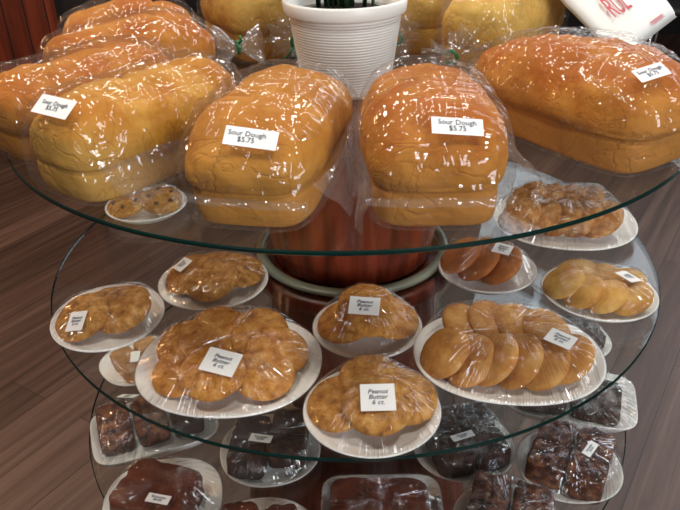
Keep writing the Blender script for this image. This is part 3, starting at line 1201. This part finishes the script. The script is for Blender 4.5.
# big plate, front left
p3 = foam_plate('foam_plate', -0.165, -0.338, MID, 0.122, 0.107, math.radians(-3), 2.2, 'big oval foam plate of peanut butter cookies, front left of the middle shelf', group=GP)
k3 = []
ringc = [(-150, 'at the left end of the big front left oval plate', 10, -8, 0.002), (158, 'at the back left of the big front left oval plate', 16, -6, 0.004),
         (112, 'at the back, left of middle, big front left oval plate', 20, 0, 0.006),
         (58, 'at the back, right of middle, big front left oval plate', 20, 4, 0.006), (12, 'at the right end of the big front left oval plate', 14, 8, 0.003), (-40, 'right of the labelled one, big front left oval plate', 10, 8, 0.002)]
for an, words, tx, ty, lz in ringc:
    a_ = math.radians(an)
    k3.append(cookie('pb', p3, 0.064 * math.cos(a_), 0.051 * math.sin(a_), lz, tx, ty, 0.98, 'peanut butter cookie ' + words, 'peanut butter cookies'))
k3.append(cookie('pb', p3, -0.010, -0.050, 0.016, 14, 0, 1.0, 'cookie on top under the price label, big front left oval plate', 'peanut butter cookies'))
w3 = wrap(p3, 0.122, 0.107, 2.2, k3, 'cling film over the big front left oval plate of peanut butter cookies', 3.3)
stick(w3, 0.002, -0.048, 0.044, 0.038, PBT, math.radians(-13), 0.0085, shear=0.25)

# front centre plate
p5 = foam_plate('foam_plate', 0.020, -0.433, MID, 0.083, 0.080, 0.0, 2.0, 'round foam plate of peanut butter cookies at the very front of the middle shelf', group=GP)
k5 = deal(p5, 'oat', [(-0.036, 0.002, 0.002, 10, -12, 1.0, 'lumpy cookie on the left of'), (0.037, 0.008, 0.002, 10, 12, 1.0, 'lumpy cookie on the right of'), (0.0, 0.028, 0.016, 10, 2, 0.98, 'lumpy cookie at the back of'),
                          (0.006, -0.020, 0.018, 16, 0, 1.0, 'lumpy cookie lying on top under the label on')], 'the foremost middle-shelf plate', 'peanut butter cookies')
w5 = wrap(p5, 0.083, 0.080, 2.0, k5, 'cling film over the foremost plate of peanut butter cookies', 5.1)
stick(w5, 0.006, -0.026, 0.040, 0.036, PBT, math.radians(1), 0.0085, shear=0.25)

# plate behind it
p4 = foam_plate('foam_plate', 0.019, -0.262, MID, 0.077, 0.075, 0.0, 2.0, 'round foam plate of peanut butter cookies between the drum and the foremost plate', group=GP)
k4 = deal(p4, 'pb', [(-0.028, 0.002, 0.002, 8, -12, 1.0, 'smooth cookie on the left of'), (0.030, 0.002, 0.002, 8, 12, 1.0, 'smooth cookie on the right of'), (0.0, 0.024, 0.018, 8, 0, 0.98, 'smooth cookie at the back of'),
                         (0.002, -0.012, 0.024, 14, 2, 1.0, 'smooth cookie lying on top under the label on')], 'the plate right before the drum', 'peanut butter cookies')
w4 = wrap(p4, 0.077, 0.075, 2.0, k4, 'cling film over the plate of cookies right before the drum', 7.7)
stick(w4, -0.004, -0.016, 0.042, 0.032, PBT, math.radians(-7), 0.008, shear=0.25)

# big plate, front right
p6 = foam_plate('foam_plate', 0.203, -0.331, MID, 0.124, 0.100, math.radians(-6), 2.2, 'big oval foam plate of pale cookies, front right of the middle shelf', group=GP)
it6 = []
fr = ['first from the left', 'second from the left', 'third from the left', 'fourth from the left', 'fifth from the left', 'at the right end']
for k in range(6):
    it6.append((-0.080 + 0.0305 * k, -0.026 - 0.012 * math.sin(PI * k / 5), 0.001 * (k % 2), 14 + 5 * math.sin(k * 2.1), -40 + 7 * math.sin(k * 1.7), 1.12, 'pale leaning cookie ' + fr[k] + ', front row of'))
bk = ['first from left', 'second from left', 'third from left', 'at the right end']
for k in range(4):
    it6.append((-0.058 + 0.036 * k, 0.036 + 0.008 * math.sin(PI * k / 3), 0.008, 14, 30 - 6 * k, 1.08, 'pale leaning cookie ' + bk[k] + ', back row of'))
k6 = deal(p6, 'pale', it6, 'the big right oval plate', 'pale cookies on the big oval plate')
w6 = wrap(p6, 0.124, 0.100, 2.2, k6, 'cling film over the big front right oval plate of pale cookies', 9.2)
stick(w6, 0.058, -0.028, 0.034, 0.030, PBT, math.radians(-30), 0.007, shear=0.25)

# right of the drum
p7 = foam_plate('foam_plate', 0.214, -0.110, MID, 0.077, 0.074, math.radians(-10), 2.0, 'round foam plate of reddish cookies right beside the drum', group=GP)
k7 = deal(p7, 'red', [(-0.040, 0.006, 0, 8, -34, 1.0, 'reddish cookie first from the left on'), (-0.012, -0.010, 0, 10, -34, 1.0, 'reddish cookie second from the left on'), (0.014, 0.030, 0, -6, 24, 0.95, 'reddish cookie at the back of'),
                          (0.022, -0.014, 0, 14, -34, 1.0, 'paler cookie leaning at the right, labelled, on')], 'the plate beside the drum on its right', 'reddish cookies')
w7 = wrap(p7, 0.077, 0.074, 2.0, k7, 'cling film over the plate of reddish cookies right of the drum', 11.4)
stick(w7, 0.020, -0.012, 0.028, 0.024, PBT, math.radians(-20), 0.0055, shear=0.25)

p8 = foam_plate('foam_plate', 0.368, -0.183, MID, 0.084, 0.079, math.radians(-25), 2.0, 'round foam plate of smooth golden cookies at the right edge of the middle shelf', group=GP)
it8 = []
for k, w_ in enumerate(('left', 'middle', 'right')):
    it8.append((-0.036 + 0.034 * k, 0.030, 0.004, -8, -12, 1.0, 'golden cookie, ' + w_ + ' of the back row on'))
for k, w_ in enumerate(('first', 'second', 'third', 'fourth')):
    it8.append((-0.047 + 0.032 * k, -0.020 - (0.008 if k in (1, 2) else 0), 0, 14, -26, 1.0, 'golden cookie, ' + w_ + ' from the left in the front row on'))
k8 = deal(p8, 'gold', it8, 'the right edge plate', 'golden cookies')
w8 = wrap(p8, 0.084, 0.079, 2.0, k8, 'cling film over the plate of golden cookies at the right edge', 13.9)
stick(w8, 0.036, -0.002, 0.034, 0.020, PBT, math.radians(-42), 0.005, shear=0.25)

p9 = foam_plate('foam_plate', 0.378, 0.052, MID, 0.123, 0.112, math.radians(-8), 2.2, 'big oval foam plate of crunchy brown cookies at the right back of the middle shelf', group=GP)
it9 = []
for k in range(5):
    it9.append((-0.076 + 0.034 * k, -0.034, 0, 10, -34, 1.05, 'crunchy brown cookie ' + fr[k] + ', front row of'))
for k in range(4):
    it9.append((-0.06 + 0.034 * k, 0.036, 0, -4, -34, 1.05, 'crunchy brown cookie ' + fr[k] + ', back row of'))
k9 = deal(p9, 'cluster', it9, 'the right back oval plate', 'crunchy cookies')
w9 = wrap(p9, 0.123, 0.112, 2.2, k9, 'cling film over the right back oval plate of crunchy cookies', 15.2)

# left side
p1 = foam_plate('foam_plate', -0.359, -0.226, MID, 0.081, 0.086, math.radians(12), 2.0, 'round foam plate of cookies at the left edge of the middle shelf', group=GP)
k1 = deal(p1, 'oat', [(-0.030, -0.012, 0, 16, -18, 0.98, 'yellowish cookie under the label on'), (0.026, -0.008, 0.003, 12, -16, 1.06, 'large brown cookie at the right of'), (-0.004, 0.034, 0, -6, -6, 0.9, 'brown cookie at the back of')], 'the left edge plate', 'brown cookies')
w1 = wrap(p1, 0.081, 0.086, 2.0, k1, 'cling film over the plate of cookies at the left edge', 17.5, ridge=0.003)
stick(w1, -0.036, -0.036, 0.026, 0.032, PBT, math.radians(-15), 0.006, shear=0.25)

p2 = foam_plate('foam_plate', -0.219, -0.132, MID, 0.086, 0.084, 0.0, 2.0, 'round foam plate of cookies just left of the drum', group=GP)
k2 = deal(p2, 'oat', [(-0.034, 0.004, 0, 10, -20, 1.0, 'brown cookie under the label on'), (0.002, -0.022, 0.006, 16, -6, 1.0, 'brown cookie at the front of'), (0.036, 0.014, 0, 4, 10, 1.0, 'brown cookie nearest the drum on'), (0.0, 0.040, 0.0, -10, 0, 0.9, 'brown cookie at the back of')], 'the plate left of the drum', 'brown cookies')
w2 = wrap(p2, 0.086, 0.084, 2.0, k2, 'cling film over the plate of cookies left of the drum', 19.8, ridge=0.003)
stick(w2, -0.046, 0.006, 0.026, 0.024, PBT, math.radians(42), 0.005, shear=0.25)

p10 = foam_plate('foam_plate', -0.393, 0.150, MID, 0.077, 0.075, 0.0, 2.0, 'small foam plate at the left back, seen through the top glass', group=GP)
k10 = deal(p10, 'oat', [(-0.030, -0.012, 0, 14, -10, 0.95, 'brown raisin cookie at the left of'), (0.032, -0.008, 0, 14, 8, 0.95, 'brown raisin cookie at the right of')], 'the left back plate', 'brown cookies')
for ck in k10:
    for q in range(5):
        bm = bmesh.new()
        bmesh.ops.create_icosphere(bm, subdivisions=2, radius=0.0045)
        for v in bm.verts:
            v.co += v.co.normalized() * 0.001 * noise.noise(v.co * 500)
        rs = link_mesh('raisin', bm, M['raisin'], ck)
        an = q * 1.26 + 0.6
        rs.location = (0.024 * math.cos(an), 0.024 * math.sin(an), 0.0185)
        rs.scale = (1.2, 0.9, 0.7)
w10 = wrap(p10, 0.077, 0.075, 2.0, k10, 'cling film over the small plate at the left back', 21.0)


# ------------------------------------------------------------------ brownies on the lowest shelf
def slab_mesh(w, d, h, seed, rough=0.002, top=0.002):
    bm = bmesh.new()
    n = 72
    rings = []
    for s, z in ((.96, 0), (1.0, .003), (1.0, h * .4), (1.0, h * .75), (.985, h * .92), (.95, h), (.8, h), (.6, h), (.4, h), (.2, h), (.04, h)):
        ring = []
        for i in range(n):
            cx, sy = sup(2 * PI * i / n, 7 if s > .5 else 4)
            p = Vector((cx * w / 2 * s, sy * d / 2 * s, z))
            q = p * 70 + Vector((seed * 5, seed * 3, seed))
            if z > 0.001:
                p += Vector((cx, sy, 0)) * rough * noise.noise(q) * (1 if s > .9 else 0)
            if z >= h * .9:
                p.z += top * (noise.noise(q) + .7 * noise.noise(q * 2.2))
            ring.append(p)
        rings.append(ring)
    loft(bm, rings)
    return bm


def slab(plate, mat, lx, ly, w, d, h, rot, seed, label, group, rough=0.002, top=0.002, name='brownie', cat='brownie'):
    o = link_mesh(name, slab_mesh(w, d, h, seed, rough, top), M[mat])
    rz = plate.rotation_euler.z
    c, s = math.cos(rz), math.sin(rz)
    o.location = (plate.location.x + c * lx - s * ly, plate.location.y + s * lx + c * ly, plate.location.z + 0.0042)
    o.rotation_euler = (0, 0, rz + math.radians(rot))
    settle(o, plate, 0.004)
    return tag(o, label, cat, group)


GL = 'white foam plates on the lowest shelf'
BR = 'brownie pieces'
ST = 'Brownies\n$4.50'
# tray at the left edge
l1 = foam_plate('foam_tray', -0.358, -0.136, LOW, 0.108, 0.074, math.radians(21.5), 5, 'rectangular foam tray with brown bars at the left edge of the lowest shelf', 1.2, 'rectangular foam trays')
c1 = [slab(l1, 'nutbar', -0.066, 0.012, 0.056, 0.098, 0.034, 0, 1, 'red-brown nut bar at the left end of the left edge tray', BR, top=0.004),
      slab(l1, 'nutbar', -0.005, 0.012, 0.056, 0.098, 0.034, 2, 2, 'red-brown nut bar in the middle of the left edge tray', BR, top=0.004),
      slab(l1, 'brownie', 0.058, 0.010, 0.056, 0.094, 0.030, -2, 3, 'dark brownie at the right end of the left edge tray', BR)]
x1 = wrap(l1, 0.108, 0.074, 5, c1, 'shiny cling film over the rectangular tray at the left edge of the lowest shelf', 31, mat='wrap_shiny', rim=0.0206, ridge=0.004)
stick(x1, -0.034, 0.052, 0.018, 0.038, 'Nut\nBars', math.radians(50), 0.008, ink=M['ink_green'])
# tan bars behind it
l2 = foam_plate('foam_plate', -0.430, 0.052, LOW, 0.078, 0.072, math.radians(40), 2.4, 'foam plate of tan bars at the left edge of the lowest shelf, behind the tray', group=GL)
c2 = [slab(l2, 'tanbar', -0.024, 0, 0.046, 0.088, 0.028, 0, 4, 'tan bar at the outer side of the tan bar plate', BR, name='bar_cookie', cat='bar cookie'),
      slab(l2, 'tanbar', 0.026, 0, 0.046, 0.088, 0.028, 0, 5, 'tan bar at the inner side of the tan bar plate', BR, name='bar_cookie', cat='bar cookie')]
x2 = wrap(l2, 0.078, 0.072, 2.4, c2, 'cling film over the plate of tan bars', 33, mat='wrap_shiny')
stick(x2, -0.012, -0.01, 0.018, 0.034, None, math.radians(-30), 0.006)
# round plate, centre left
l3 = foam_plate('foam_plate', -0.146, -0.196, LOW, 0.085, 0.084, math.radians(10), 2.2, 'round foam plate of dark brownies under the big left cookie plate', group=GL)
c3 = [slab(l3, 'brownie', -0.033, 0.0, 0.063, 0.114, 0.038, -14, 6, 'dark brownie on the left of the plate under the big left cookie plate', BR),
      slab(l3, 'brownie', 0.033, 0.004, 0.063, 0.108, 0.038, -14, 7, 'dark brownie on the right of the plate under the big left cookie plate', BR)]
x3 = wrap(l3, 0.085, 0.084, 2.2, c3, 'cling film with blue glare over the round plate of dark brownies', 35, mat='wrap_shiny', ridge=0.003)
stick(x3, -0.014, -0.012, 0.038, 0.017, ST, math.radians(-24), 0.006)
# front left
l4 = foam_plate('foam_plate', -0.306, -0.304, LOW, 0.093, 0.088, math.radians(8), 2.4, 'foam plate with a chocolate cake slab at the front left of the lowest shelf', group=GL)
c4 = [slab(l4, 'choc', -0.006, -0.004, 0.120, 0.102, 0.048, -26, 8, 'reddish chocolate cake slab at the front left of the lowest shelf', BR, rough=0.003, top=0.0015, name='cake_slab', cat='cake')]
x4 = wrap(l4, 0.093, 0.088, 2.4, c4, 'cling film over the chocolate cake slab at the front left', 37, mat='wrap_shiny', ridge=0.003)
stick(x4, 0.002, -0.036, 0.036, 0.017, ST, math.radians(-20), 0.006)
# front, mostly cut off
l5 = foam_plate('foam_plate', -0.142, -0.384, LOW, 0.084, 0.082, 0, 2.2, 'foam plate of brown pieces at the front between cake slab and rectangular tray', group=GL)
c5 = [slab(l5, 'choc', -0.030, 0.004, 0.056, 0.096, 0.036, 8, 9, 'brown piece on the left of the plate between cake slab and rectangular tray', BR, top=0.004),
      slab(l5, 'choc', 0.030, 0.0, 0.056, 0.096, 0.034, 8, 10, 'brown piece on the right of the plate between cake slab and rectangular tray', BR, top=0.004)]
x5 = wrap(l5, 0.084, 0.082, 2.2, c5, 'cling film over the brown pieces between cake slab and rectangular tray', 39, mat='wrap_shiny')
# rectangular tray, centre front
l6 = foam_plate('foam_tray', 0.038, -0.336, LOW, 0.093, 0.070, 0, 6, 'rectangular foam tray with chocolate cake at the centre front of the lowest shelf', 1.5, 'rectangular foam trays')
c6 = [slab(l6, 'choc', -0.004, -0.002, 0.152, 0.106, 0.038, 0, 11, 'flat chocolate cake in the rectangular tray at the centre front', BR, name='cake_slab', cat='cake')]
x6 = wrap(l6, 0.093, 0.070, 6, c6, 'cling film over the rectangular cake tray at the centre front', 41, mat='wrap_shiny', rim=0.0258)


def four(pl, mat, s, h, rot, sd, where, top=0.005, rough=0.003):
    out = []
    for k, (sx_, sy_, w_) in enumerate(((-1, -1, 'front left'), (1, -1, 'front right'), (-1, 1, 'back left'), (1, 1, 'back right'))):
        ca, sa = math.cos(math.radians(rot)), math.sin(math.radians(rot))
        ax, ay = sx_ * s * .53, sy_ * s * .53
        out.append(slab(pl, mat, ca * ax - sa * ay, sa * ax + ca * ay, s, s, h, rot, sd + k, w_ + ' brownie ' + where, BR, rough, top))
    return out


l7 = foam_plate('foam_plate', 0.182, -0.193, LOW, 0.085, 0.083, 0, 2.2, 'foam plate of dark brownies under the gap between the front cookie plates', group=GL)
c7 = four(l7, 'brownie', 0.059, 0.040, 14, 12, 'on the plate under the big right cookie plate', top=0.003)
x7 = wrap(l7, 0.085, 0.083, 2.2, c7, 'cling film over the dark brownies under the big right cookie plate', 43, mat='wrap_shiny', ridge=0.003)
stick(x7, -0.006, -0.020, 0.040, 0.014, ST, math.radians(22), 0.005)
l8 = foam_plate('foam_plate', 0.224, -0.359, LOW, 0.081, 0.080, 0, 2.2, 'foam plate of nut brownies at the front right, next to the rectangular tray', group=GL)
c8 = four(l8, 'nutbar', 0.058, 0.044, -20, 16, 'on the nut brownie plate next to the rectangular tray')
x8 = wrap(l8, 0.081, 0.080, 2.2, c8, 'cling film over the nut brownies next to the rectangular tray', 45, mat='wrap_shiny')
stick(x8, 0.034, -0.022, 0.026, 0.014, None, math.radians(40), 0.006)
l9 = foam_plate('foam_plate', 0.348, -0.241, LOW, 0.083, 0.080, 0, 2.2, 'foam plate of nut brownies at the right edge of the lowest shelf', group=GL)
c9 = four(l9, 'nutbar', 0.058, 0.046, -28, 20, 'on the right edge nut brownie plate')
x9 = wrap(l9, 0.083, 0.080, 2.2, c9, 'cling film over the nut brownies at the right edge', 47, mat='wrap_shiny', ridge=0.003)
stick(x9, 0.024, -0.012, 0.034, 0.014, ST, math.radians(50), 0.005)
l10 = foam_plate('foam_tray', 0.396, -0.072, LOW, 0.114, 0.078, math.radians(-16), 5, 'rectangular foam tray of dark bars at the right edge, behind the nut brownies', 1.2, 'rectangular foam trays')
c10 = [slab(l10, 'brownie', -0.050, 0.0, 0.086, 0.104, 0.030, 2, 24, 'dark brownie slab in the inner half of the right edge tray', BR),
       slab(l10, 'brownie', 0.044, -0.004, 0.086, 0.098, 0.026, -3, 25, 'dark brownie slab in the outer half of the right edge tray', BR)]
x10 = wrap(l10, 0.114, 0.078, 5, c10, 'shiny cling film over the rectangular tray at the right edge', 49, mat='wrap_shiny', rim=0.0206, ridge=0.004)
l11 = foam_plate('foam_plate', 0.440, 0.098, LOW, 0.080, 0.076, math.radians(20), 2.3, 'foam plate of dark brownies at the right back of the lowest shelf', group=GL)
c11 = [slab(l11, 'brownie', -0.028, 0, 0.054, 0.092, 0.032, 0, 26, 'inner dark brownie on the right back plate', BR),
       slab(l11, 'brownie', 0.030, 0, 0.054, 0.092, 0.032, 0, 27, 'outer dark brownie on the right back plate', BR)]
x11 = wrap(l11, 0.080, 0.076, 2.3, c11, 'shiny cling film over the right back plate of dark brownies', 51, mat='wrap_shiny', ridge=0.003)

# ------------------------------------------------------------------ chair in the background
ch = bpy.data.objects.new('dining_chair', None)
C.objects.link(ch)
ch.location = (2.21, 3.74, 0)
ch.rotation_euler = (0, 0, math.radians(-28))
tag(ch, 'metal-legged chair standing far back at the right', 'chair')
for (x0, y0, x1, y1) in ((-.18, -.18, -.2, -.2), (.18, -.18, .2, -.2), (-.18, .18, -.2, .2), (.18, .18, .2, .2)):
    bm = bmesh.new()
    tube(bm, [(x0, y0, 0.445), (x1, y1, 0.0)], 0.013, 12)
    link_mesh('leg', bm, M['steel'], ch)
bm = bmesh.new()
loft(bm, [[(0.22 * sup(2 * PI * i / 40, 4)[0] * s, 0.22 * sup(2 * PI * i / 40, 4)[1] * s, z) for i in range(40)] for s, z in ((.95, .445), (1, .455), (1, .48), (.94, .49))])
link_mesh('seat', bm, M['seat'], ch)
bm = bmesh.new()
loft(bm, [[(0.21 * sup(2 * PI * i / 40, 4)[0] * s, 0.2 + y + 0.02 * math.cos(sup(2 * PI * i / 40, 4)[0]), 0.74 + 0.14 * sup(2 * PI * i / 40, 4)[1] * s) for i in range(40)] for s, y in ((.95, 0), (1, .01), (1, .025), (.95, .035))])
link_mesh('backrest', bm, M['seat'], ch)
for s in (-1, 1):
    bm = bmesh.new()
    tube(bm, [(s * .17, .19, .455), (s * .17, .215, .62), (s * .17, .222, .7)], 0.011, 10)
    link_mesh('back_post', bm, M['steel'], ch)

# ------------------------------------------------------------------ lettering as plain meshes
bpy.context.view_layer.update()
dg = bpy.context.evaluated_depsgraph_get()
for o in [o for o in C.objects if o.type == 'FONT']:
    me = bpy.data.meshes.new_from_object(o.evaluated_get(dg))
    me.name = o.name
    n_ = bpy.data.objects.new(o.name, me)
    nm = o.name
    C.objects.link(n_)
    n_.parent = o.parent
    n_.matrix_local = o.matrix_local.copy()
    if 'label' in o:
        n_['label'] = o['label']
    bpy.data.objects.remove(o)
    n_.name = nm
